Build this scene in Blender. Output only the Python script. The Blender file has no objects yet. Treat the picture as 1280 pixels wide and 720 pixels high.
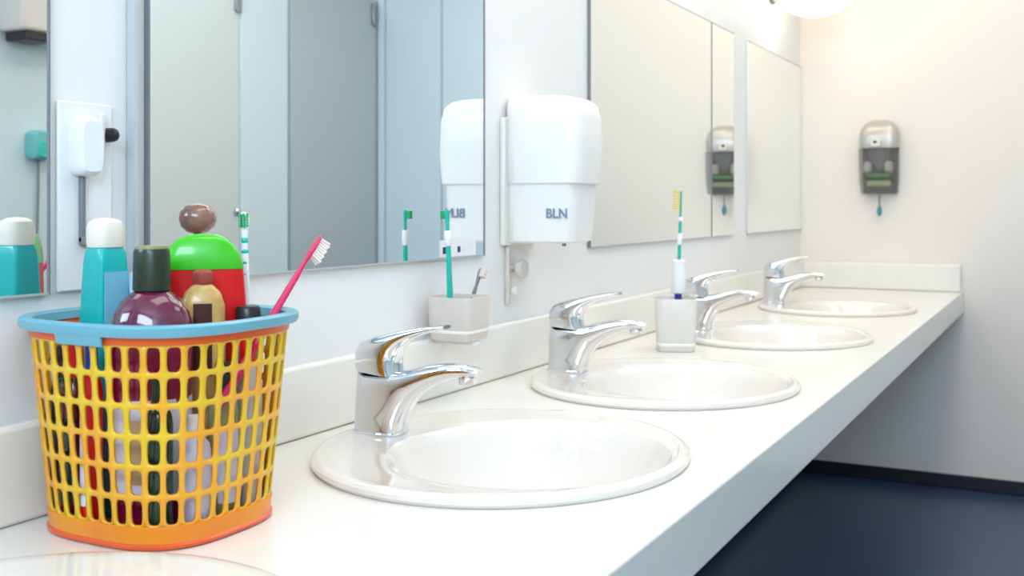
import bpy, bmesh, math, random
from mathutils import Vector, Matrix
random.seed(4)
scene = bpy.context.scene
COL = scene.collection
PI = math.pi

# ------------------------------------------------------------------ camera
CAM = Vector((1.013, 0.0, 1.06))
cd = bpy.data.cameras.new('camera'); cam = bpy.data.objects.new('camera', cd); COL.objects.link(cam)
cam.location = CAM; cam.rotation_euler = (PI/2, 0, 0.483)
cd.sensor_width = 36.0; cd.lens = 1338.0*36.0/1280.0
cd.shift_y = -(360-256.4)/1280.0
cd.clip_start = 0.05
cd.dof.use_dof = True; cd.dof.focus_distance = 1.45; cd.dof.aperture_fstop = 7.1
scene.camera = cam
# ------------------------------------------------------------------ world, exposure
w = bpy.data.worlds.new('world'); scene.world = w; w.use_nodes = True
w.node_tree.nodes['Background'].inputs[0].default_value = (0.75, 0.86, 1.0, 1)
w.node_tree.nodes['Background'].inputs[1].default_value = 0.3
vs = scene.view_settings
vs.view_transform = 'Standard'; vs.look = 'None'; vs.gamma = 1.0; vs.use_curve_mapping = False
vs.exposure = 0.4
# ------------------------------------------------------------------ lights (ceiling panels, added fills, globe)
def area(name, loc, rot, sx, sy, power, col):
    l = bpy.data.lights.new(name, 'AREA'); l.shape = 'RECTANGLE'; l.size = sx; l.size_y = sy
    l.energy = power; l.color = col
    o = bpy.data.objects.new(name, l); COL.objects.link(o); o.location = loc; o.rotation_euler = rot
    return o
WARM = (1.0, 0.925, 0.83)
area('ceiling_light_near', (0.75, 0.9, 2.54), (0, 0, 0), 0.6, 1.2, 4.8, WARM)
area('ceiling_light_middle', (0.75, 2.4, 2.54), (0, 0, 0), 0.6, 1.2, 5.5, WARM)
area('ceiling_light_far', (0.75, 3.7, 2.54), (0, 0, 0), 0.6, 1.0, 3, WARM)
area('cool_fill_back', (1.35, -1.22, 2.1), (PI/2, 0, 0), 1.5, 0.55, 31, (0.66, 0.83, 1.0))  # added cool fill from behind the camera, turns the shade blue
area('cubicle_area_light', (2.7, 3.6, 2.5), (0, 0, 0), 0.7, 1.6, 6, (0.8, 0.9, 1.0))  # cool area light facing down over the cubicles, without a fixture
area('aisle_fill', (1.75, 2.7, 2.54), (0, 0, 0), 0.5, 1.2, 5.5, (0.55, 0.78, 1.0))  # extra cool fill, added to brighten what the mirrors reflect
LAMP_STRENGTH = 3.2

# ------------------------------------------------------------------ materials
def lin(c):
    return tuple(((x/255)/12.92 if x/255 <= .04045 else (((x/255)+.055)/1.055)**2.4) for x in c)
MATS = {}
def mat(name, rgb, rough=0.4, metal=0.0, trans=0.0, coat=0.0, var=0.03, scale=30, bump=0.0, emit=None, estr=0.0, rgb2=None, ior=1.45, sss=0.0, alpha=1.0, bscale=None):
    m = bpy.data.materials.new(name); m.use_nodes = True
    nt = m.node_tree; b = nt.nodes['Principled BSDF']
    c = lin(rgb)
    n = nt.nodes.new('ShaderNodeTexNoise'); n.inputs['Scale'].default_value = scale; n.inputs['Detail'].default_value = 3
    tc = nt.nodes.new('ShaderNodeTexCoord'); nt.links.new(tc.outputs['Object'], n.inputs['Vector'])
    mx = nt.nodes.new('ShaderNodeMix'); mx.data_type = 'RGBA'
    c2 = lin(rgb2) if rgb2 else tuple(min(1, x*(1-var*2)) for x in c)
    mx.inputs[6].default_value = (*c, 1); mx.inputs[7].default_value = (*c2, 1)
    nt.links.new(n.outputs['Fac'], mx.inputs[0]); nt.links.new(mx.outputs[2], b.inputs['Base Color'])
    if rgb2:
        cr = nt.nodes.new('ShaderNodeMapRange'); cr.inputs[1].default_value = .42; cr.inputs[2].default_value = .6
        nt.links.new(n.outputs['Fac'], cr.inputs[0]); nt.links.new(cr.outputs[0], mx.inputs[0])
    b.inputs['Roughness'].default_value = rough; b.inputs['Metallic'].default_value = metal
    b.inputs['Transmission Weight'].default_value = trans; b.inputs['Coat Weight'].default_value = coat
    b.inputs['IOR'].default_value = ior; b.inputs['Alpha'].default_value = alpha
    if coat: b.inputs['Coat Roughness'].default_value = 0.06
    if sss:
        b.inputs['Subsurface Weight'].default_value = sss; b.inputs['Subsurface Radius'].default_value = (.01, .006, .003)
    if bump:
        bp = nt.nodes.new('ShaderNodeBump'); bp.inputs['Strength'].default_value = bump; bp.inputs['Distance'].default_value = .002
        n2 = nt.nodes.new('ShaderNodeTexNoise'); n2.inputs['Scale'].default_value = bscale or 180
        nt.links.new(tc.outputs['Object'], n2.inputs['Vector'])
        nt.links.new(n2.outputs['Fac'], bp.inputs['Height']); nt.links.new(bp.outputs['Normal'], b.inputs['Normal'])
    if emit:
        b.inputs['Emission Color'].default_value = (*lin(emit), 1); b.inputs['Emission Strength'].default_value = estr
    MATS[name] = m
    return m
M_wall = mat('white_wall_paint', (236, 234, 232), .55, var=.01, bump=.05)
M_end = mat('cream_wall_paint', (240, 231, 221), .55, var=.01, bump=.05)
M_ceil = mat('ceiling_paint', (240, 240, 240), .7)
M_floor = mat('slate_vinyl', (58, 74, 106), .3, var=.08, scale=60, bump=.08)
M_skirt = mat('dark_skirting_vinyl', (34, 38, 46), .4)
M_counter = mat('cream_solid_surface', (241, 236, 227), .22, coat=.3, var=.01)
M_sink = mat('white_glazed_ceramic', (238, 229, 219), .12, coat=.8, var=.005)
M_chrome = mat('polished_chrome', (226, 228, 232), .07, metal=1, var=.01)
M_steel = mat('brushed_aluminium', (170, 173, 176), .3, metal=1)
M_trim = mat('grey_mirror_edge', (128, 132, 136), .5, metal=.0)
M_trimw = mat('pale_mirror_edge', (178, 182, 182), .4)
M_trimsoft = mat('soft_grey_trim', (196, 199, 201), .5)
M_mirror = mat('silvered_mirror', (243, 247, 245), .012, metal=1, var=0)
M_dispw = mat('white_dispenser_plastic', (240, 237, 232), .28, coat=.3, var=.01)
M_dispc = mat('cream_dispenser_plastic', (232, 228, 220), .32, var=.01)
M_bluetext = mat('blue_grey_print', (126, 140, 170), .5)
M_navy = mat('navy_print', (42, 52, 110), .5)
M_beige = mat('beige_plastic', (214, 204, 194), .35)
M_cup = mat('cream_plastic_cup', (226, 220, 212), .3)
M_grey = mat('grey_plastic', (128, 132, 134), .35)
M_dark = mat('dark_plastic', (34, 34, 36), .3)
M_door = mat('beige_laminate', (224, 230, 228), .35, var=.01)
M_door2 = mat('grey_laminate', (192, 202, 206), .35, var=.01)
M_coolpaint = mat('cool_light_paint', (222, 236, 243), .4, var=.01)  # cool light of the mirrored end wall put into this colour
M_pil = mat('pale_blue_laminate', (228, 242, 248), .35, var=.01)
M_oppw = mat('pale_cyan_wall_paint', (212, 226, 228), .5, var=.01)
M_teal = mat('teal_plastic', (0, 178, 176), .35, coat=.3)
M_tealb = mat('teal_brush_plastic', (40, 186, 168), .3)
M_paleblue = mat('pale_blue_label', (126, 190, 212), .35)
M_skyb = mat('light_blue_plastic', (178, 210, 228), .35)
M_capw = mat('white_cap_plastic', (240, 230, 214), .45)
M_rim = mat('sky_blue_basket_plastic', (112, 176, 194), .35, coat=.1, var=.06, scale=12)
M_lattice = mat('yellow_basket_plastic', (232, 190, 32), .32, rgb2=(240, 164, 36), scale=16, coat=.2, sss=.15)
M_band = mat('orange_basket_plastic', (238, 150, 30), .32, rgb2=(236, 134, 28), scale=10, coat=.2, sss=.15)
M_redband = mat('red_orange_basket_plastic', (232, 92, 28), .35, coat=.2, sss=.1)
M_purple = mat('plum_liquid_bottle', (140, 10, 62), .18, trans=.1, coat=.3, ior=1.4)
M_clear = mat('clear_bottle_shoulder', (150, 52, 96), .05, trans=.6, coat=.8, ior=1.35)
M_olive = mat('dark_olive_cap', (26, 42, 14), .35, coat=.2)
M_olivetop = mat('olive_cap_top', (140, 142, 92), .4)
M_red = mat('glossy_red_plastic', (222, 8, 8), .42, coat=.05)
M_green = mat('bright_green_plastic', (62, 196, 24), .28, coat=.4)
M_tan = mat('golden_tan_plastic', (208, 170, 96), .3, rgb2=(186, 140, 84), scale=40, coat=.3)
M_brickred = mat('brick_red_cap', (164, 70, 56), .35)
M_brown = mat('brown_polished_wood', (150, 104, 88), .25, rgb2=(120, 84, 72), scale=25, coat=.6)
M_labeld = mat('dark_brown_label', (70, 34, 28), .4)
M_labelw = mat('white_label', (232, 226, 236), .4)
M_labelbeige = mat('beige_label', (204, 170, 120), .4)
M_pink = mat('magenta_plastic', (214, 14, 92), .25, coat=.4)
M_brist = mat('white_bristles', (244, 226, 220), .6)
M_bristg = mat('green_bristles', (22, 168, 96), .5)
M_bristy = mat('yellow_bristles', (238, 200, 20), .5)
M_white = mat('white_plastic', (240, 240, 240), .3)
M_dgreen = mat('dark_green_plastic', (28, 66, 40), .25, coat=.4, rgb2=(16, 30, 20), scale=30)
M_dred = mat('dark_red_plastic', (128, 20, 24), .25, coat=.4, rgb2=(50, 12, 14), scale=22)
M_blue = mat('royal_blue_plastic', (36, 60, 168), .3)
M_oliveb = mat('olive_bottle_plastic', (150, 156, 96), .25, coat=.3)
M_lilac = mat('lilac_white_plastic', (226, 218, 236), .3)
M_black = mat('black_plastic', (24, 22, 22), .3, coat=.3)
M_smoke = mat('smoked_plastic', (126, 120, 116), .12, coat=.6, trans=.0, alpha=.38)
M_smokeback = mat('grey_dispenser_back', (118, 114, 114), .35)
M_silverp = mat('silver_plastic', (196, 188, 178), .3, metal=.3)
M_soap = mat('green_soap', (70, 168, 60), .2, coat=.4)
M_paleg = mat('pale_green_soap', (178, 200, 140), .3)
M_tealdrip = mat('teal_nozzle', (66, 140, 152), .2, coat=.3)
M_turq = mat('turquoise_plastic', (60, 196, 180), .3)
M_turqg = mat('grey_turquoise_plastic', (120, 190, 190), .35)
M_lamp = mat('opal_lamp_glass', (255, 250, 240), .3, emit=(255, 246, 228), estr=LAMP_STRENGTH)
M_panel = mat('lit_ceiling_diffuser', (255, 255, 255), .5, emit=(255, 244, 228), estr=.8)
M_fillpane = mat('glowing_fill_pane', (200, 222, 255), .2, emit=(190, 218, 255), estr=1.6)  # glow of the added fill behind the camera

# ------------------------------------------------------------------ helpers
def link(name, bm, m, parent=None, smooth=True, bevel=0.0, segs=2):
    bmesh.ops.recalc_face_normals(bm, faces=bm.faces[:])
    me = bpy.data.meshes.new(name); bm.to_mesh(me); bm.free()
    me.materials.append(m)
    if smooth:
        for p in me.polygons: p.use_smooth = True
        try: me.set_sharp_from_angle(angle=math.radians(38))
        except Exception: pass
    o = bpy.data.objects.new(name, me); COL.objects.link(o)
    if parent: o.parent = parent
    if bevel:
        md = o.modifiers.new('bevel', 'BEVEL'); md.width = bevel; md.segments = segs; md.limit_method = 'ANGLE'
    return o
def tag(o, label, cat, group=None, kind=None):
    o['label'] = label
    if cat: o['category'] = cat
    if group: o['group'] = group
    if kind: o['kind'] = kind
    return o
def thing(name, loc, label, cat, rz=0, group=None, rot=None):
    o = bpy.data.objects.new(name, None); COL.objects.link(o); o.empty_display_size = .02
    o.location = loc; o.rotation_euler = rot or (0, 0, rz)
    return tag(o, label, cat, group)
def box_bm(x0, x1, y0, y1, z0, z1, bm=None):
    bm = bm or bmesh.new()
    vs_ = [bm.verts.new((x, y, z)) for z in (z0, z1) for x, y in ((x0, y0), (x1, y0), (x1, y1), (x0, y1))]
    for f in ((0, 3, 2, 1), (4, 5, 6, 7), (0, 1, 5, 4), (1, 2, 6, 5), (2, 3, 7, 6), (3, 0, 4, 7)):
        bm.faces.new([vs_[i] for i in f])
    return bm
def struct(name, bm, m, bevel=0, label=None, parent=None):
    o = link(name, bm, m, parent, smooth=bool(bevel), bevel=bevel)
    if not parent: o['kind'] = 'structure'
    if label: o['label'] = label
    return o
def se(t, n):
    c, s = math.cos(t), math.sin(t)
    return math.copysign(abs(c)**(2/n), c), math.copysign(abs(s)**(2/n), s)
def loft(rings, bm=None, cap0=True, cap1=True, closed=True):
    """rings: lists of points of equal length, skinned in order"""
    bm = bm or bmesh.new()
    R = [[bm.verts.new(p) for p in r] for r in rings]
    n = len(R[0])
    for a, b in zip(R, R[1:]):
        for i in range(n if closed else n-1):
            j = (i+1) % n
            bm.faces.new((a[i], a[j], b[j], b[i]))
    if cap0: bm.faces.new(R[0][::-1])
    if cap1: bm.faces.new(R[-1])
    return bm
def ring(c, u, v, n=2.0, k=32):
    c, u, v = Vector(c), Vector(u), Vector(v)
    out = []
    for i in range(k):
        a, b = se(2*PI*i/k, n)
        out.append(c + u*a + v*b)
    return out
def lathe(profile, n=2.0, k=36, sx=1.0, sy=1.0, cx=0, cy=0, bm=None, cap0=True, cap1=True):
    """profile: (radius, z) pairs; superellipse cross section scaled sx, sy"""
    return loft([ring((cx, cy, z), (r*sx, 0, 0), (0, r*sy, 0), n, k) for r, z in profile], bm, cap0, cap1)
def tube(pts, rad, bm=None, k=12):
    pts = [Vector(p) for p in pts]
    rs = rad if isinstance(rad, (list, tuple)) else [rad]*len(pts)
    rings = []
    up = None
    for i, p in enumerate(pts):
        t = (pts[min(i+1, len(pts)-1)] - pts[max(i-1, 0)]).normalized()
        if up is None:
            up = Vector((0, 0, 1)) if abs(t.z) < .9 else Vector((1, 0, 0))
        x = t.cross(up).normalized(); y = x.cross(t).normalized(); up = y
        rings.append(ring(p, x*rs[i], y*rs[i], 2, k))
    return loft(rings, bm)
def copy_tree(root, loc, rz=None):
    r = root.copy(); COL.objects.link(r); r.location = loc
    if rz is not None: r.rotation_euler = (0, 0, rz)
    for ch in root.children:
        c = ch.copy(); COL.objects.link(c); c.parent = r
        for g in ch.children:
            d = g.copy(); COL.objects.link(d); d.parent = c
    return r

# ------------------------------------------------------------------ room
ZFL = -.05; YE = 4.526; ZC = 0.72; YB = -1.3; XR = 3.3; ZT = 2.6
struct('floor', box_bm(-.1, XR, YB-.1, YE+.1, -.11, ZFL), M_floor)
struct('ceiling', box_bm(-.1, XR, YB-.1, YE+.1, ZT, ZT+.06), M_ceil)
struct('wall_left', box_bm(-.1, 0, YB, YE, ZFL, ZT), M_wall)
struct('wall_end', box_bm(-.1, XR, YE, YE+.1, ZFL, ZT), M_end)
struct('wall_back', box_bm(-.1, XR, YB-.1, YB, ZFL, ZT), M_wall)
struct('wall_right', box_bm(2.13, 2.23, YB, 2.9, ZFL, ZT), M_oppw)
struct('wall_right_cubicles', box_bm(XR-.02, XR+.08, YB, YE, ZFL, ZT), M_oppw)
struct('baseboard_end', box_bm(0, 2.13, YE-.012, YE, ZFL, .004), M_skirt, bevel=.004)
struct('baseboard_left', box_bm(0, .012, YB, YE-.012, ZFL, .004), M_skirt, bevel=.004)
d1 = struct('added_blue_door', box_bm(1.24, 2.08, YE-.03, YE-.001, ZFL+.005, 2.1), M_coolpaint, bevel=.003)  # added door, its pale blue stands in for cool light in the mirror
bm = bmesh.new()
for b in ((1.18, 1.235, ZFL, 2.16), (2.085, 2.125, ZFL, 2.16), (1.235, 2.085, 2.105, 2.16)): box_bm(b[0], b[1], YE-.036, YE-.001, b[2], b[3], bm)
struct('added_door_frame', bm, M_coolpaint, bevel=.003, parent=d1)
struct('added_door_seam', box_bm(1.745, 1.750, YE-.0315, YE-.029, ZFL+.005, 2.1), M_steel, parent=d1)
bm = tube([(1.32, YE-.03, 1.0), (1.32, YE-.075, 1.0), (1.34, YE-.08, 1.0), (1.44, YE-.08, 1.0)], .009)
struct('added_door_handle', bm, M_chrome, parent=d1)
# unseen glowing window behind the camera, added as a cool fill
wf = bmesh.new()
for b in ((.52, .58, 1.72, 2.48), (2.05, 2.11, 1.72, 2.48), (.58, 2.05, 1.72, 1.78), (.58, 2.05, 2.42, 2.48)):
    box_bm(b[0], b[1], YB, YB+.05, b[2], b[3], wf)
wn = struct('fill_window_1', wf, M_white, bevel=.004)
struct('fill_pane', box_bm(.58, 2.05, YB+.005, YB+.015, 1.78, 2.42), M_fillpane, parent=wn)

# ------------------------------------------------------------------ cubicle fronts across the room (seen in the mirrors)
def cubicle_door(y0, y1, m, label, hinge_y, hz, lock=None):
    t = thing('cubicle_door', (2.145, (y0+y1)/2, 0), label, 'door')
    h = (y1-y0)/2
    pn = link('door_panel', box_bm(-.012, .012, -h+.006, h-.006, .12, 2.1), m, t, bevel=.003)
    for z in hz:
        bm = box_bm(-.026, -.013, hinge_y-.02, hinge_y+.016, z-.055, z+.055)
        hg = link('hinge', bm, M_steel, pn, bevel=.003)
        hg['label'] = 'small grey metal hinge'
    if lock:
        bm = lathe([(.014, 0), (.017, .004), (.017, .014), (.011, .02)], k=20)
        bm.transform(Matrix.Translation((-.013, lock[0], lock[1])) @ Matrix.Rotation(-PI/2, 4, 'Y'))
        k = link('knob', bm, M_chrome, pn)
        k['label'] = 'round chrome knob'
    return t
cubicle_door(2.98, 3.49, M_door, 'tall beige cubicle door mirrored behind the yellow basket', .235, (1.93, .3), (.228, 1.035))
cubicle_door(3.815, 4.515, M_door2, 'grey cubicle door at the far end, mirrored above the pink toothbrush', .30, (2.02, .3), None)
for (y0, y1, nm, lb) in ((2.905, 2.98, 'cubicle_post', 'narrow pale cubicle post left of the beige door in the mirror'),
                     (3.49, 3.80, 'cubicle_divider', 'pale blue cubicle panel between the beige door and the grey door')):
    p = link(nm, box_bm(2.132, 2.158, y0, y1, 0.05, 2.2), M_pil, None, bevel=.003)
    tag(p, lb, 'panel')
    for yy in ((y0+.03), (y1-.03)):
        link('foot', lathe([(.018, ZFL), (.018, ZFL+.008), (.009, ZFL+.012), (.009, .055)], k=16, cx=2.145, cy=yy), M_steel, p)
hr = link('cubicle_head_rail', box_bm(2.128, 2.162, 2.905, YE, 2.2, 2.245), M_steel, None, bevel=.003)
tag(hr, 'grey metal rail running over the cubicle doors', 'rail')

# turquoise soap dispenser and white dispenser on the right wall (reflected at the far left)
t = thing('soap_dispenser', (2.13, 2.475, 1.213), 'small turquoise soap dispenser reflected in the leftmost mirror', 'soap dispenser')
bm = loft([ring((-.0-d, 0, .05), (0, .045*s_, 0), (0, 0, .05*s_), 5, 32) for d, s_ in ((0, .96), (.01, 1), (.04, 1), (.055, .88))])
hs_ = link('housing', bm, M_turqg, t, bevel=.002)
bm = loft([ring((-.055-d, -.012, .035), (0, .022*s_, 0), (0, 0, .028*s_), 4, 24) for d, s_ in ((0, 1), (.008, .9))])
link('push_pad', bm, M_turq, hs_)
bm = lathe([(.007, 0), (.006, .006)], k=16); bm.transform(Matrix.Translation((-.055, .01, .078)) @ Matrix.Rotation(-PI/2, 4, 'Y'))
link('sensor', bm, M_dark, hs_)
link('cable', tube([(-.012, 0, 0), (-.01, .002, -.1), (-.008, -.001, -.25), (-.006, 0, -.42)], .004), M_grey, t)
t = thing('towel_dispenser', (2.13, 2.43, 1.6), 'beige and white towel dispenser with dark outlet at the top left corner', 'towel dispenser')
link('cover', box_bm(-.12, 0, -.10, .04, .03, .36), M_beige, t, bevel=.012, segs=3)
link('side_case', box_bm(-.10, 0, .04, .13, .0, .36), M_dispw, t, bevel=.008, segs=3)
link('outlet', box_bm(-.115, -.01, -.08, .03, .0, .032), M_dark, t, bevel=.004)

# ------------------------------------------------------------------ countertop
bm = box_bm(.001, .633, YB+.02, YE-.001, .639, ZC)
top = link('countertop', bm, M_counter, None, smooth=True)
SINKS = [(.325, .485), (.325, 1.285), (.325, 1.932), (.325, 2.755), (.325, 3.60)]
cb = bmesh.new()
for sx_, sy_ in SINKS:
    lathe([(1, .55), (1, .9)], sx=.232, sy=.247, cx=sx_, cy=sy_, k=64, bm=cb)
cut = link('cutter', cb, M_counter, None)
md = top.modifiers.new('holes', 'BOOLEAN'); md.object = cut; md.operation = 'DIFFERENCE'; md.solver = 'EXACT'
bpy.context.view_layer.update()
dg = bpy.context.evaluated_depsgraph_get()
nm_ = bpy.data.meshes.new_from_object(top.evaluated_get(dg))
top.modifiers.clear(); top.data = nm_; nm_.name = 'countertop'
bpy.data.objects.remove(cut)
try: nm_.set_sharp_from_angle(angle=math.radians(30))
except Exception: pass
bv = top.modifiers.new('bevel', 'BEVEL'); bv.width = .004; bv.segments = 3; bv.limit_method = 'ANGLE'; bv.angle_limit = math.radians(60)
tag(top, 'long cream vanity countertop with thick front edge along the mirror wall', 'countertop')
o = link('backsplash', box_bm(0.0005, .02, YB+.02, YE-.022, ZC+.0002, .826), M_counter, top, bevel=.006, segs=3)
o = link('end_splash', box_bm(0.0005, .625, YE-.021, YE-.0005, ZC+.0002, .826), M_counter, top, bevel=.006, segs=3)
for yy in (-.4, .9, 1.61, 2.34, 3.18, 4.3):
    bm = bmesh.new()
    box_bm(.001, .02, yy-.02, yy+.02, .36, .638, bm); box_bm(.02, .5, yy-.02, yy+.02, .618, .638, bm)
    link('bracket', bm, M_steel, top)

# ------------------------------------------------------------------ sinks
def sink(i, label, src=None):
    x, y = SINKS[i]
    if src:
        t = copy_tree(src, (x, y, ZC)); t['label'] = label; return t
    t = thing('sink', (x, y, ZC), label, 'sink', group='oval basins set into the countertop')
    K = 72
    def rg(cx, ax, ay, z, n=2.0): return ring((cx, 0, z), (ax, 0, 0), (0, ay, 0), n, K)
    rings = [rg(0, .240, .255, -.002), rg(0, .248, .266, .0005), rg(0, .2505, .2695, .005), rg(0, .250, .269, .010), rg(0, .246, .265, .0135), rg(0, .240, .259, .0145),
             rg(.004, .232, .250, .0135), rg(.022, .214, .232, .0115), rg(.034, .202, .216, .0105), rg(.040, .190, .194, .009), rg(.041, .186, .188, .004), rg(.041, .182, .182, -.006),
             rg(.040, .174, .172, -.03), rg(.036, .160, .156, -.06), rg(.030, .138, .134, -.092), rg(.024, .105, .102, -.118), rg(.018, .065, .062, -.131), rg(.014, .03, .028, -.136), rg(.014, .0225, .0225, -.137)]
    inner = rings
    outer = [rg(.014, .0225, .0225, -.150), rg(.018, .065, .065, -.143), rg(.024, .112, .108, -.130), rg(.034, .168, .164, -.072), rg(.034, .188, .19, -.02), rg(0, .225, .24, -.003), rg(0, .240, .255, -.002)]
    bm = bmesh.new()
    loft(inner + outer[:-1] + [inner[0]], bm, cap0=False, cap1=False)
    bmesh.ops.remove_doubles(bm, verts=bm.verts[:], dist=1e-5)
    link('basin', bm, M_sink, t)
    d = link('drain', lathe([(.0215, -.150), (.0215, -.1385), (.026, -.1355), (.026, -.134), (.019, -.1335), (.017, -.1345), (.006, -.1345), (.005, -.132)], cx=.014, k=32), M_chrome, t)
    d['label'] = 'round chrome drain'
    return t
s1 = sink(1, 'large oval white basin in the foreground, right of the yellow basket')
sink(0, 'oval white basin cut off by the bottom left edge, in front of the basket', s1)
sink(2, 'second full oval basin, just in front of the cream cup with the blue-green toothbrush', s1)
sink(3, 'third full oval basin, just beyond the cream cup with the yellow-bristled toothbrush', s1)
sink(4, 'farthest oval basin, nearest the end wall', s1)

# ------------------------------------------------------------------ taps
def tap(label):
    t = thing('tap', (.123, SINKS[1][1], .7315), label, 'tap', group='chrome lever taps behind the basins')
    def st(lo, up, wd, n=3.2, k=32):
        lo, up = Vector((lo[0], 0, lo[1])), Vector((up[0], 0, up[1]))
        return ring((lo+up)/2, (lo-up)/2, (0, wd, 0), n, k)
    body = [st((.039, 0), (-.037, 0), .029), st((.040, .006), (-.036, .006), .0275), st((.045, .022), (-.035, .03), .027), st((.054, .040), (-.034, .062), .0265),
            st((.067, .056), (-.033, .088), .026, 2.8), st((.080, .066), (.008, .086), .0235, 2.5), st((.095, .0745), (.045, .0925), .0215, 2.4), st((.110, .0815), (.082, .1025), .0195, 2.4),
            st((.127, .087), (.113, .1075), .018, 2.4), st((.144, .0895), (.140, .1075), .0165, 2.4), st((.158, .0915), (.160, .1045), .0145, 2.4), st((.166, .094), (.168, .1015), .011, 2.2)]
    link('spout_body', loft(body), M_chrome, t)
    lev = [st((.036, .0835), (-.034, .0905), .0255), st((.034, .0895), (-.0345, .0985), .0265), st((.032, .098), (-.0335, .118), .0262), st((.032, .108), (-.026, .131), .0255, 2.8),
           st((.036, .119), (-.006, .138), .0235, 2.6), st((.046, .130), (.022, .1455), .020, 2.5), st((.062, .1395), (.047, .151), .0168, 2.4),
           st((.082, .147), (.074, .156), .0148, 2.4), st((.102, .152), (.098, .159), .0135, 2.4), st((.113, .155), (.113, .1605), .011, 2.2)]
    link('lever', loft(lev), M_chrome, t)
    link('aerator', lathe([(.0115, .0805), (.0125, .083), (.0125, .093), (.010, .096)], cx=.146, k=24), M_chrome, t)
    br = link('base_ring', lathe([(1, -.0035), (1.04, -.002), (1.04, .003), (.98, .005)], n=3.2, sx=.038, sy=.030), M_chrome, t)
    return t
t1 = tap('nearest chrome lever tap, standing right of the yellow basket')
for i, lb in ((2, 'second chrome lever tap, below the towel dispenser and left of the cream cup'),
              (3, 'third chrome lever tap, immediately behind the cup with the yellow-bristled toothbrush'),
              (4, 'farthest visible chrome lever tap, nearest the end wall')):
    q = copy_tree(t1, (.123, SINKS[i][1], .7315)); q['label'] = lb

# ------------------------------------------------------------------ mirrors
def mirror(y0, y1, z0, z1, label, left=True, right=True, em=M_trim):
    t = thing('wall_mirror', (0, (y0+y1)/2, z0), label, 'mirror')
    h = (y1-y0)/2; w_ = .0025
    link('mirror_glass', box_bm(.001, .007, -h, h, 0, z1-z0), M_mirror, t, smooth=False)
    for on, y0_, y1_, z0_, z1_, m_ in ((left, -h-w_, -h, -w_, z1-z0+w_, em), (right, h, h+w_, -w_, z1-z0+w_, em), (True, -h, h, -w_, 0, M_trimw), (True, -h, h, z1-z0, z1-z0+w_, M_trimw)):
        if on: link('edge_trim', box_bm(.0005, .0085, y0_, y1_, z0_, z1_), m_, t, smooth=False)
    return t
mirror(.0, .811, .963, 1.633, 'leftmost mirror, showing the turquoise soap dispenser')
mirror(.9585, 1.8015, .965, 1.633, 'wide mirror behind the basket, reflecting the beige and grey cubicle doors')
mirror(2.315, 3.266, .962, 1.633, 'mirror right of the white towel dispenser')
mirror(3.275, 3.517, .962, 1.633, 'narrow mirror pane above the third tap, showing part of a smoked soap dispenser', left=False, right=False, em=M_trimw)
mirror(3.692, 4.522, .962, 1.633, 'farthest mirror, touching the end wall corner', left=False, right=False, em=M_trimw)

struct('trim_1', box_bm(.0005, .014, .9275, .9365, .966, 2.2), M_trimsoft, bevel=.002)
# ------------------------------------------------------------------ white wall plate with soap pump (between first two mirrors)
t = thing('wall_soap_pump', (0, .862, .962), 'white soap pump on a square backing plate between the two left mirrors', 'soap pump')
link('backing_plate', box_bm(.0005, .006, -.036, .040, .0, .216), M_white, t, bevel=.002)
bm = loft([ring((d, -.006, .165), (0, .0165*s_, 0), (0, 0, .034*s_), 4, 28) for d, s_ in ((.006, 1), (.022, 1), (.028, .85))])
link('pump_body', bm, M_white, t)
link('side_tab', box_bm(.006, .016, .014, .022, .16, .205), M_dispc, t, bevel=.002)
bm = lathe([(.0085, 0), (.0085, .012), (.0075, .016), (.004, .018)], k=24)
bm.transform(Matrix.Translation((.006, .029, .18)) @ Matrix.Rotation(PI/2, 4, 'Y'))
link('knob', bm, M_dark, t)['label'] = 'dark round push knob'
bm = box_bm(.006, .012, -.009, -.003, .055, .13); box_bm(.006, .02, -.009, .004, .052, .062, bm)
link('spout_tube', bm, M_grey, t, bevel=.0012)['label'] = 'thin dark spout strip'

# ------------------------------------------------------------------ towel dispenser on the mirror wall
def text_mesh(body, size, m, parent, mw, name='lettering', ext=.0004):
    cu = bpy.data.curves.new(name, 'FONT'); cu.body = body; cu.size = size; cu.extrude = ext; cu.align_x = 'CENTER'; cu.offset = .0006
    o = bpy.data.objects.new(name, cu); COL.objects.link(o)
    bpy.context.view_layer.update()
    me = bpy.data.meshes.new_from_object(o.evaluated_get(bpy.context.evaluated_depsgraph_get()))
    bpy.data.objects.remove(o)
    me.transform(mw); me.materials.append(m)
    o = bpy.data.objects.new(name, me); COL.objects.link(o); o.parent = parent
    return o
t = thing('towel_dispenser', (0, 1.955, .985), 'large white towel dispenser with blue lettering mounted between two mirrors', 'towel dispenser')
def plan(z, d, hw, n=5, k=40, x0=.0):
    return ring(((d+x0)/2, 0, z), ((d-x0)/2, 0, 0), (0, hw, 0), n, k)
lower = [plan(0, .140, .062), plan(.004, .148, .066), plan(.06, .155, .068), plan(.135, .158, .069)]
link('lower_case', loft(lower), M_dispw, t)
cover = [plan(.116, .160, .070), plan(.119, .166, .073), plan(.18, .171, .074), plan(.25, .168, .0735), plan(.275, .160, .071), plan(.287, .146, .064), plan(.292, .12, .052)]
link('cover', loft(cover), M_dispw, t)
link('wall_plate', box_bm(.0005, .012, -.078, .078, -.006, .25), M_dispc, t, bevel=.003)
# lettering on the near side face, close to the front
mw = Matrix.Translation((.122, -.0692, .050)) @ Matrix.Rotation(PI/2, 4, 'X')
text_mesh('BLN', .026, M_bluetext, t, mw)['label'] = 'blue-grey capital lettering'
link('lock', lathe([(.004, -.006), (.004, 0)], k=14, cx=.12, cy=-.03), M_grey, t)

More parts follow.
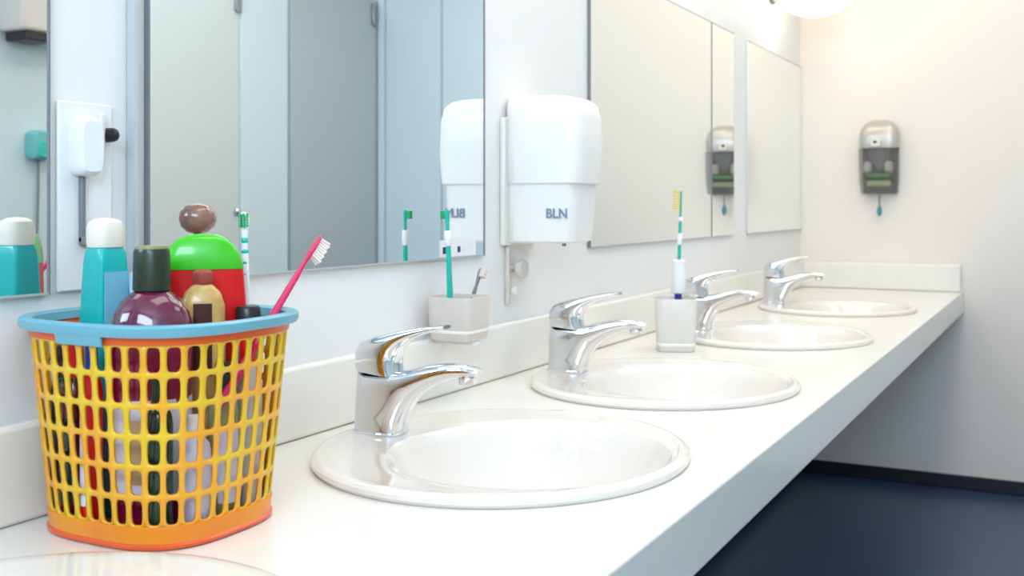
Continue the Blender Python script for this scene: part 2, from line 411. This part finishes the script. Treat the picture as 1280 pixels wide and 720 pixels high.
# beige hook below it
t = thing('wall_hook', (0, 1.93, .865), 'small beige round hook on a thin strip under the towel dispenser', 'hook')
link('strip', box_bm(.0005, .01, -.032, -.022, -.005, .113), M_beige, t, bevel=.002)
bm = lathe([(.006, 0), (.006, .012), (.019, .014), (.021, .02), (.019, .027), (.01, .03)], k=28)
bm.transform(Matrix.Translation((.004, -.002, .066)) @ Matrix.Rotation(PI/2, 4, 'Y'))
link('knob', bm, M_beige, t)
bm = tube([(.004, -.024, .07), (.012, -.014, .068), (.012, -.002, .066)], .004)
link('arm', bm, M_beige, t)
bm = lathe([(.004, 0), (.004, .008), (.009, .01), (.009, .016), (.005, .019)], k=20)
bm.transform(Matrix.Translation((.002, -.014, .022)) @ Matrix.Rotation(PI/2, 4, 'Y'))
link('lower_knob', bm, M_dispc, t)

# flat white patch painted on the mirror as a box's reflection
t = thing('reflection_patch', (.0072, 1.70, .966), 'small white patch with navy marks, a painted reflection on the lower right mirror corner', 'label')
link('patch_base', box_bm(0, .0008, -.062, .068, .0, .030), M_white, t, smooth=False)
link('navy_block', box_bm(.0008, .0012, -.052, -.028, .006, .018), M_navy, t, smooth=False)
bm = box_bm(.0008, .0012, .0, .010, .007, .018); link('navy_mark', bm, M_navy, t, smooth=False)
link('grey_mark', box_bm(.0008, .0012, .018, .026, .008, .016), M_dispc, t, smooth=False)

# ------------------------------------------------------------------ smoked soap dispenser on end wall
t = thing('soap_dispenser', (.325, YE, 1.103), 'smoked grey soap dispenser with green soap on the end wall', 'soap dispenser')
def sd(z, hw, dp, n=4, back=0.0): return ring((0, -(dp+back)/2, z), (hw, 0, 0), (0, (dp-back)/2, 0), n, 36)
link('back_plate', loft([sd(.004, .066, .02), sd(.06, .070, .022), (sd(.20, .071, .022)), sd(.265, .066, .02), sd(.292, .045, .018)]), M_smokeback, t)
link('top_cover', loft([sd(.185, .073, .088, 4), sd(.23, .075, .092, 4), sd(.262, .070, .086, 3.4), sd(.284, .056, .070, 3), sd(.297, .032, .045, 2.6)]), M_silverp, t)
# funnel-shaped soap bag seen through the shell, with pale lens window
link('soap_bag', loft([sd(.095, .012, .050, 3, .022), sd(.115, .024, .058, 3, .022), sd(.15, .038, .066, 4, .022), sd(.186, .048, .072, 4, .022)]), M_grey, t)
wl = link('window_lens', loft([ring((-.008, -.092-d, .205), (.020*s_, 0, 0), (0, 0, .016*s_), 3, 24) for d, s_ in ((0, 1), (.004, .85))]), M_capw, t)
link('lens_eye', loft([ring((-.010, -.096-d, .208), (.008*s_, 0, 0), (0, 0, .006*s_), 2, 20) for d, s_ in ((0, 1), (.003, .8))]), M_dark, wl)
link('soap_level', loft([sd(.070, .046, .074, 4, .022), sd(.082, .050, .074, 4, .022)]), M_soap, t)
link('dark_tray', loft([sd(.056, .052, .072, 4, .022), sd(.069, .052, .074, 4, .022)]), M_dark, t)
link('pale_soap', loft([sd(.034, .046, .074, 4, .022), sd(.054, .046, .074, 4, .022)]), M_paleg, t)
for s_ in (-1, 1):
    link('side_lobe', loft([ring((s_*.040-.004, -.046, z), (.016*q, 0, 0), (0, .022*q, 0), 2.4, 20) for z, q in ((.086, .6), (.094, 1), (.118, 1.05), (.132, .8))]), M_beige, t)
shell = loft([sd(.0, .064, .066, 4, .021), sd(.006, .070, .078, 4, .021), sd(.05, .0745, .086, 4, .021), sd(.12, .076, .088, 4, .021), sd(.184, .0765, .09, 4, .021)])
link('smoked_shell', shell, M_smoke, t)
link('nozzle_stem', lathe([(.0035, -.045), (.0035, .001)], cx=0, cy=-.045, k=12), M_grey, t)
link('nozzle_drip', lathe([(.002, -.088), (.008, -.08), (.0105, -.066), (.008, -.05), (.0035, -.043)], cx=0, cy=-.045, k=20), M_tealdrip, t)['label'] = 'teal hanging nozzle tip'

# ------------------------------------------------------------------ globe lamp above the far mirror
t = thing('wall_lamp', (0, 4.04, 1.872), 'glowing round white wall lamp at the top near the corner', 'lamp')
bm = lathe([(.05, 0), (.055, .006), (.05, .018), (.02, .022), (.018, .06)], k=32)
bm.transform(Matrix.Rotation(PI/2, 4, 'Y'))
link('wall_mount', bm, M_steel, t)
link('globe_shade', lathe([(.03, .118), (.075, .108), (.115, .078), (.133, .03), (.133, -.02), (.118, -.065), (.088, -.092), (.045, -.108), (.012, -.111)], cx=.165, k=40), M_lamp, t)
for yy, lb in ((2.85, 'round wall lamp above the mirror beside the towel dispenser'), (1.72, 'round wall lamp above the mirror behind the nearest tap')):
    q = copy_tree(t, (0, yy, 1.872)); q['label'] = lb

# ceiling panels (the room's lamps, plus one added over the aisle as fill)
c0 = thing('ceiling_panel', (.75, .9, ZT), 'square ceiling light panel above the near basins', 'ceiling light', group='ceiling light panels')
link('frame', box_bm(-.33, .33, -.63, .63, -.03, 0), M_white, c0, bevel=.004)
link('diffuser', box_bm(-.3, .3, -.6, .6, -.034, -.03), M_panel, c0, smooth=False)
q = copy_tree(c0, (1.75, 2.7, ZT)); q['label'] = 'unseen ceiling panel added over the aisle to brighten the mirror reflections'
for yy, lb in ((2.4, 'ceiling light panel above the middle basins'), (3.7, 'ceiling light panel above the far basins')):
    q = copy_tree(c0, (.75, yy, ZT)); q['label'] = lb

# ------------------------------------------------------------------ toothbrush maker
def toothbrush(name, base, tip, face, label, mh, mb, L=None, hand=None, grips=None, tufts=(3, 8), tuft_h=.0115, head_len=.028):
    """base, tip: world points; face: direction the bristles point"""
    base, tip = Vector(base), Vector(tip)
    L = (tip-base).length
    z = (tip-base).normalized(); x = (Vector(face) - z*Vector(face).dot(z)).normalized(); y = z.cross(x)
    t = thing(name, base, label, 'toothbrush')
    t.rotation_euler = Matrix((x, y, z)).transposed().to_euler()
    prof = [(0, .003, .003), (.006, .0050, .0055), (.03, .0050, .0065), (.06, .0045, .0058), (L-head_len-.035, .0036, .0042), (L-head_len-.012, .0024, .003), (L-head_len+.002, .0026, .0048), (L-head_len+.012, .0027, .0060), (L-.006, .0027, .0058), (L-.001, .0022, .004), (L, .0012, .002)]
    rings = [ring((0, 0, h), (a, 0, 0), (0, b, 0), 2.6, 18) for h, a, b in prof]
    link('handle', loft(rings), mh, t)
    bm = bmesh.new()
    for i in range(tufts[0]):
        for j in range(tufts[1]):
            yy = (i-(tufts[0]-1)/2)*.0034; zz = L-head_len+.004+(head_len-.008)*j/(tufts[1]-1)
            hgt = tuft_h*(1 - .10*((j % 2)))
            r0 = [(.0022, yy+.0013*math.cos(q*PI/3), zz+.0014*math.sin(q*PI/3)) for q in range(6)]
            r1 = [(.0024+hgt, yy+(yy*.25)+.0017*math.cos(q*PI/3), zz+(zz-(L-head_len/2))*.12+.0018*math.sin(q*PI/3)) for q in range(6)]
            loft([r0, r1], bm)
    link('bristles', bm, mb, t, smooth=False)
    if grips:
        for (h0, h1, rr, gm) in grips:
            g = link('grip', loft([ring((0, 0, h), (r_*1.0, 0, 0), (0, r_*1.1, 0), 2.4, 18) for h, r_ in ((h0, rr*.8), (h0+.002, rr), (h1-.002, rr*.97), (h1, rr*.75))]), gm, t)
    return t

# ------------------------------------------------------------------ cups with toothbrushes
def cup(loc, label, s=.05, h=.115, n=4.5):
    t = thing('toothbrush_cup', loc, label, 'cup')
    t.rotation_euler = (0, 0, .35)
    out = [(.86, 0), (.90, .003), (.96, h*.5), (1.0, h-.002), (.985, h), (.95, h), (.935, h-.003), (.90, h*.5), (.85, .006), (.3, .005)]
    link('cup_body', loft([ring((0, 0, z), (s*r, 0, 0), (0, s*r, 0), n, 40) for r, z in out]), M_cup, t)
    link('foot_ring', loft([ring((0, 0, z), (s*r, 0, 0), (0, s*r, 0), n, 40) for r, z in ((.90, .012), (.93, .014), (.935, .018), (.91, .020))]), M_dispw, t)
    return t
cup((.186, 2.404, ZC+.0005), 'cream square cup on the countertop between the second and third taps', s=.049, h=.122)
toothbrush('toothbrush', (.186, 2.412, ZC+.012), (.196, 2.414, 1.094), (-.9, -.5, 0), 'blue-green toothbrush with yellow bristles in the cup on the countertop', M_tealb, M_bristy,
           grips=[(.095, .15, .0085, M_blue), (.12, .20, .0165, M_white), (.235, .262, .0062, M_white), (.29, .30, .006, M_white)], tuft_h=.016, head_len=.045)
# wall-mounted holder cup behind first tap
c = cup((.062, 1.615, .8262), 'beige square toothbrush holder on the wall behind the nearest tap', s=.045, h=.075, n=6)
for ch in c.children:
    if ch.name.startswith('cup_body'): ch.data.materials[0] = M_beige
c.rotation_euler = (0, 0, 0)
bm = box_bm(-.061, .036, -.012, .012, -.010, .001)
link('wall_bracket', bm, M_white, c, bevel=.003)
toothbrush('toothbrush', (.055, 1.600, .834), (.050, 1.593, 1.052), (-1, .2, 0), 'slim teal toothbrush upright in the wall holder behind the nearest tap', M_tealb, M_bristg,
           grips=[(.155, .182, .0058, M_white)], head_len=.018, tufts=(3, 5), tuft_h=.009)
toothbrush('toothbrush', (.060, 1.628, .834), (.064, 1.690, .945), (1, 0, .2), 'short grey toothbrush leaning to the right in the wall holder', M_grey, M_brist, head_len=.02, tufts=(3, 5))

# ------------------------------------------------------------------ basket
BX, BY = .140, .850
ZB0 = ZC + .0006; ZR = .943; HT = ZR - ZB0
BROT = 0.0
t = thing('plastic_basket', (BX, BY, ZB0), 'yellow and orange lattice basket with a sky blue rim, full of toiletries', 'basket', rz=BROT)
NB = 3.0
A0, B0, A1, B1 = .1035, .095, .125, .113     # half axes bottom and top (x, y)
KR = 720
def outline(z, off=0.0):
    """arc-length even points of the basket outline at height z"""
    f = z/HT; f2 = f**.9
    ax = A0+(A1-A0)*f2+off; ay = B0+(B1-B0)*f2+off
    return ax, ay
def table(ax, ay):
    pts = [Vector((ax*se(2*PI*i/KR, NB)[0], ay*se(2*PI*i/KR, NB)[1])) for i in range(KR+1)]
    L = [0]
    for p, q in zip(pts, pts[1:]): L.append(L[-1]+(q-p).length)
    return pts, L
_tc = {}
def surf(s, z, off=0.0):
    """s in 0..1 round the basket, z height"""
    ax, ay = outline(z, off)
    key = (round(ax, 6), round(ay, 6))
    if key not in _tc: _tc[key] = table(ax, ay)
    pts, L = _tc[key]
    d = (s % 1.0)*L[-1]
    lo, hi = 0, KR
    while hi-lo > 1:
        m_ = (lo+hi)//2
        if L[m_] <= d: lo = m_
        else: hi = m_
    f = (d-L[lo])/max(1e-9, L[hi]-L[lo])
    p = pts[lo].lerp(pts[hi], f)
    return Vector((p.x, p.y, z))
NC = 40; NROW = 6
zlo, zhi = .022, HT-.018
rowh = (zhi-zlo)/NROW
bm = bmesh.new()
vc = {}
def V(s, z):
    k = (round((s % 1.0)*1e5), round(z*1e6))
    if k not in vc: vc[k] = bm.verts.new(surf(s, z))
    return vc[k]
ds = 1/NC
NP = 4
for r_ in range(NROW):
    for c_ in range(NC):
        s0 = c_*ds; s1 = s0+ds; z0 = zlo+r_*rowh; z1 = z0+rowh
        # outer square outline with NP points per side
        outer_ = [(s0+(s1-s0)*i/NP, z0) for i in range(NP)] + [(s1, z0+(z1-z0)*i/NP) for i in range(NP)] + [(s1-(s1-s0)*i/NP, z1) for i in range(NP)] + [(s0, z1-(z1-z0)*i/NP) for i in range(NP)]
        mx_, mz_ = (s0+s1)/2, (z0+z1)/2
        hs, hz = ds/2*.70, rowh/2*.83
        inner_ = []
        for (s_, z_) in outer_:
            u_, v_ = (s_-mx_)/(ds/2), (z_-mz_)/(rowh/2)
            # map square to rounded rectangle (superellipse n=4)
            m4 = (abs(u_)**4.5+abs(v_)**4.5)**(1/4.5)
            inner_.append((mx_+u_/m4*hs, mz_+v_/m4*hz))
        n_ = len(outer_)
        ov = [V(*p) for p in outer_]
        iv = [bm.verts.new(surf(*p)) for p in inner_]
        for i in range(n_):
            j = (i+1) % n_
            try: bm.faces.new((ov[i], ov[j], iv[j], iv[i]))
            except ValueError: pass
lat = link('lattice', bm, M_lattice, t)
md = lat.modifiers.new('solid', 'SOLIDIFY'); md.thickness = .0028; md.offset = -1
KS = 120
def band(name, prof, m, parent):
    """prof: (offset, z) closed section swept round the basket"""
    rings = [[surf(i/KS, max(0, min(HT, z)), off) + Vector((0, 0, z-max(0, min(HT, z)))) for i in range(KS)] for off, z in prof]
    bm = bmesh.new(); loft(rings + [rings[0]], bm, False, False)
    bmesh.ops.remove_doubles(bm, verts=bm.verts[:], dist=1e-6)
    return link(name, bm, m, parent)
b_ = band('base_band', [(.001, .004), (.0015, .022), (.001, .0235), (-.003, .0235), (-.0035, .004)], M_band, t); b_['label'] = 'solid orange lower band'
b_ = band('bottom_edge', [(.0, 0), (.003, .001), (.0035, .0045), (.001, .0065), (-.004, .0045), (-.005, 0)], M_redband, t); b_['label'] = 'thin red-orange bottom edge'
fl = bmesh.new(); loft([[surf(i/KS, .002, -.004) for i in range(KS)], [surf(i/KS, .004, -.004) for i in range(KS)]], fl)
link('base_floor', fl, M_band, t)
b_ = band('upper_band', [(.0012, zhi-.001), (.0022, HT-.006), (-.001, HT-.006), (-.003, zhi-.001)], M_redband, t); b_['label'] = 'orange band under the rim'
b_ = band('rim', [(.002, HT-.0095), (.0085, HT-.0105), (.0100, HT-.007), (.0095, HT-.001), (.0065, HT+.0012), (.0, HT+.0012), (-.003, HT-.001), (-.0035, HT-.0095)], M_rim, t); b_['label'] = 'sky blue rim'
# blue clip plate hanging from the rim at the left front corner
def clip(sa, sb, z0):
    rings = []
    n_ = 12
    for (off, z) in ((.0035, z0), (.0062, z0+.001), (.0085, HT-.008), (.003, HT-.008)):
        rings.append([surf(sa+(sb-sa)*i/n_, z, off) for i in range(n_+1)])
    bm = bmesh.new(); R = [[bm.verts.new(p) for p in r] for r in rings]
    for a in range(4):
        A, B = R[a], R[(a+1) % 4]
        for i in range(n_): bm.faces.new((A[i], A[i+1], B[i+1], B[i]))
    bm.faces.new([r[0] for r in R]); bm.faces.new([r[-1] for r in R][::-1])
    return link('rim_clip', bm, M_rim, t, bevel=.0008)
clip(.722, .797, HT-.0215)
clip(.222, .297, HT-.0215)

# ------------------------------------------------------------------ things in the basket
ZF = ZB0+.0055
def tilt_to_cam(x, y):   # rotation that turns local +Y away from a viewer standing in front
    return math.atan2(-(CAM.x-x), (y-CAM.y)) 
# teal squeeze bottle with white cap
t = thing('squeeze_bottle', (.079, .827, ZF), 'tall teal square bottle with a white cap at the left in the basket', 'bottle', rz=-.12)
link('bottle_body', loft([ring((0, 0, z), (r, 0, 0), (0, r, 0), n, 40) for r, z, n in ((.019, 0, 7), (.0215, .004, 7), (.0225, .12, 7), (.0212, .2, 7), (.0178, .272, 7), (.0168, .283, 6), (.0152, .2885, 4))]), M_teal, t)
link('cap', lathe([(.0145, .287), (.0175, .2885), (.0182, .294), (.0182, .308), (.0165, .315), (.0105, .319), (.003, .320)], n=2.6), M_capw, t)
bm = bmesh.new()
loft([[(.0222-.0036*max(0, (z-.12))/.16, y*(1-max(0, z-.12)), z) for y in (-.0165, .0165)] + [(.0232-.0036*max(0, (z-.12))/.16, y*(1-max(0, z-.12)), z) for y in (.0165, -.0165)] for z in (.02, .12, .2, .262)], bm)
link('label', bm, M_paleblue, t, smooth=False)['label'] = 'pale blue side label'
# light blue small bottle
t = thing('lotion_bottle', (.109, .847, ZF), 'light blue slim bottle squeezed between the teal bottle and dark green cap', 'bottle', rz=.8)
link('bottle_body', lathe([(.008, 0), (.010, .004), (.0105, .20), (.010, .215), (.009, .218)], n=4), M_skyb, t)
link('cap', lathe([(.009, .218), (.0105, .220), (.0105, .258), (.009, .261)], n=4), M_skyb, t)
# plum bottle
t = thing('shower_gel_bottle', (.160, .816, ZF), 'rounded plum shower gel bottle with a dark olive cap at the front', 'bottle', rz=.75)
link('bottle_body', lathe([(.030, 0), (.037, .004), (.0385, .03), (.0385, .11), (.0410, .16), (.0415, .195), (.0405, .210)], sx=1, sy=.82, n=2.3, k=48), M_purple, t)
link('shoulder', lathe([(.0405, .210), (.0375, .222), (.030, .235), (.021, .2425), (.015, .246), (.012, .252)], sx=1, sy=.86, n=2.2, k=48), M_clear, t)['label'] = 'clear pinkish shoulder'
ct = link('cap', lathe([(.0165, .2445), (.0195, .2455), (.0185, .285), (.0172, .2885)], k=40), M_olive, t)
link('cap_top', lathe([(.0172, .2885), (.0165, .2912), (.012, .2918)], k=40), M_olivetop, ct)
bm = bmesh.new()
def arc(r, sy, a0, a1, z, n=14): return [Vector((r*math.cos(a0+(a1-a0)*i/n), r*sy*math.sin(a0+(a1-a0)*i/n), z)) for i in range(n+1)]
def patch(name, r, sy, a0, a1, z0, z1, m, parent, th=.0006):
    bm = bmesh.new()
    A = arc(r, sy, a0, a1, z0); B = arc(r, sy, a0, a1, z1); C_ = arc(r+th, sy, a0, a1, z0); D = arc(r+th, sy, a0, a1, z1)
    R = [[bm.verts.new(p) for p in q] for q in (A, B, D, C_)]
    for a in range(4):
        P, Q = R[a], R[(a+1) % 4]
        for i in range(len(P)-1): bm.faces.new((P[i], P[i+1], Q[i+1], Q[i]))
    bm.faces.new([r_[0] for r_ in R]); bm.faces.new([r_[-1] for r_ in R])
    return link(name, bm, m, parent)
pl = patch('label', .0402, .84, PI+.2, 2*PI-.1, .035, .135, M_labelw, t)
patch('label_emblem', .0409, .84, PI+1.1, PI+1.9, .05, .115, M_labelbeige, pl)
# red bottle with green dome cap
t = thing('shampoo_bottle', (.150, .900, ZF), 'wide red bottle with a bright green domed cap in the basket', 'bottle', rz=.80)
link('bottle_body', lathe([(.046, 0), (.052, .004), (.053, .06), (.052, .16), (.050, .22), (.0465, .262)], sx=.95, sy=.29, n=2.8, k=56), M_red, t)
link('cap', lathe([(.0465, .2625), (.0470, .2635), (.0435, .277), (.037, .288), (.028, .2965), (.016, .301), (.004, .302)], sx=.95, sy=.31, n=2.5, k=56), M_green, t)
# tan bottle
t = thing('shampoo_bottle', (.174, .875, ZF), 'small golden tan bottle with a brick red cap in front of the red bottle', 'bottle', rz=.8)
link('bottle_body', lathe([(.018, 0), (.022, .003), (.0235, .05), (.0245, .20), (.0235, .225), (.019, .239), (.012, .246), (.007, .249)], sx=1, sy=.62, n=2.4), M_tan, t)
link('cap', lathe([(.007, .2475), (.0095, .249), (.0115, .255), (.0105, .261), (.006, .264)], sx=1, sy=.8), M_brickred, t)
patch('label', .0247, .64, PI+1.15, PI+1.95, .15, .228, M_labeld, t)
# brown oval brush with a handle that goes down behind the red bottle
t = thing('bath_brush', (.106, .938, ZF), 'brown oval wooden brush knob poking up above the green cap', 'brush', rz=.8)
link('knob', lathe([(.003, .300), (.012, .3025), (.0190, .309), (.0215, .3175), (.0200, .326), (.0140, .333), (.004, .336)], sx=1, sy=.9, n=2.1), M_brown, t)
link('handle', lathe([(.006, 0), (.007, .05), (.006, .2), (.005, .301)], k=18), M_brown, t)
# dark grey tub at the right rear
t = thing('cream_tub', (.200, .918, ZF), 'dark grey tub just right of the red bottle, barely above the rim', 'tub')
link('tub_body', lathe([(.010, 0), (.012, .004), (.013, .19), (.012, .194)]), M_grey, t)
link('lid', lathe([(.0135, .195), (.014, .197), (.014, .219), (.012, .222)]), M_dark, t)
# pink toothbrush
toothbrush('toothbrush', (.236, .832, .852), (.214, 1.028, 1.022), (.35, .55, -.55), 'magenta toothbrush with white bristles leaning out of the basket', M_pink, M_brist, tuft_h=.013, head_len=.034)
# white toothbrush with teal bands behind basket rim
toothbrush('toothbrush', (.178, .943, .80), (.160, .957, 1.052), (.5, -.8, 0), 'white toothbrush with teal bands standing upright beside the red bottle', M_white, M_bristg,
           grips=[(.178+.013*i, .184+.013*i, .0038, M_tealb) for i in range(4)], tuft_h=.005, head_len=.02, tufts=(3, 5))
# filler bottles seen through the lattice
def small_bottle(x, y, r, h, mb, mc, label, name='toiletry_bottle', n=2.4, cat='bottle', lab=None, sy=1.0, rz=0.0):
    t = thing(name, (x, y, ZF), label, cat, rz=rz)
    link('bottle_body', lathe([(r*.85, 0), (r, .004), (r, h*.7), (r*.9, h*.76), (r*.55, h*.82)], n=n, sy=sy), mb, t)
    link('cap', lathe([(r*.5, h*.81), (r*.6, h*.82), (r*.58, h*.98), (r*.5, h)], sy=sy, k=24), mc, t)
    if lab: patch('label', r+.0006, sy, lab[0], lab[1], h*.15, h*.6, lab[2], t)
    return t
small_bottle(.062, .786, .0125, .185, M_dgreen, M_black, 'dark green bottle behind the left end of the lattice', lab=(-2.4, -.8, M_black))
small_bottle(.095, .774, .0145, .19, M_dred, M_red, 'dark red bottle behind the lattice under the blue clip', lab=(-2.2, -.9, M_dgreen))
small_bottle(.127, .767, .0105, .20, M_red, M_blue, 'red tube with a blue cap behind the front lattice', name='toiletry_tube', lab=(-2.0, -1.2, M_lilac))
small_bottle(.205, .782, .013, .165, M_dgreen, M_dgreen, 'dark green bottle behind the front right lattice')
small_bottle(.222, .815, .0145, .12, M_lilac, M_capw, 'white lilac jar-like bottle low behind the right lattice', lab=None)
small_bottle(.225, .852, .0145, .17, M_oliveb, M_black, 'olive bottle with black cap behind the right lattice', lab=(-1.2, .6, M_lilac))
small_bottle(.226, .888, .0145, .20, M_beige, M_red, 'beige bottle with a red cap at the right of the basket')
small_bottle(.064, .885, .018, .16, M_dgreen, M_white, 'short dark green bottle against the wall side of the basket')
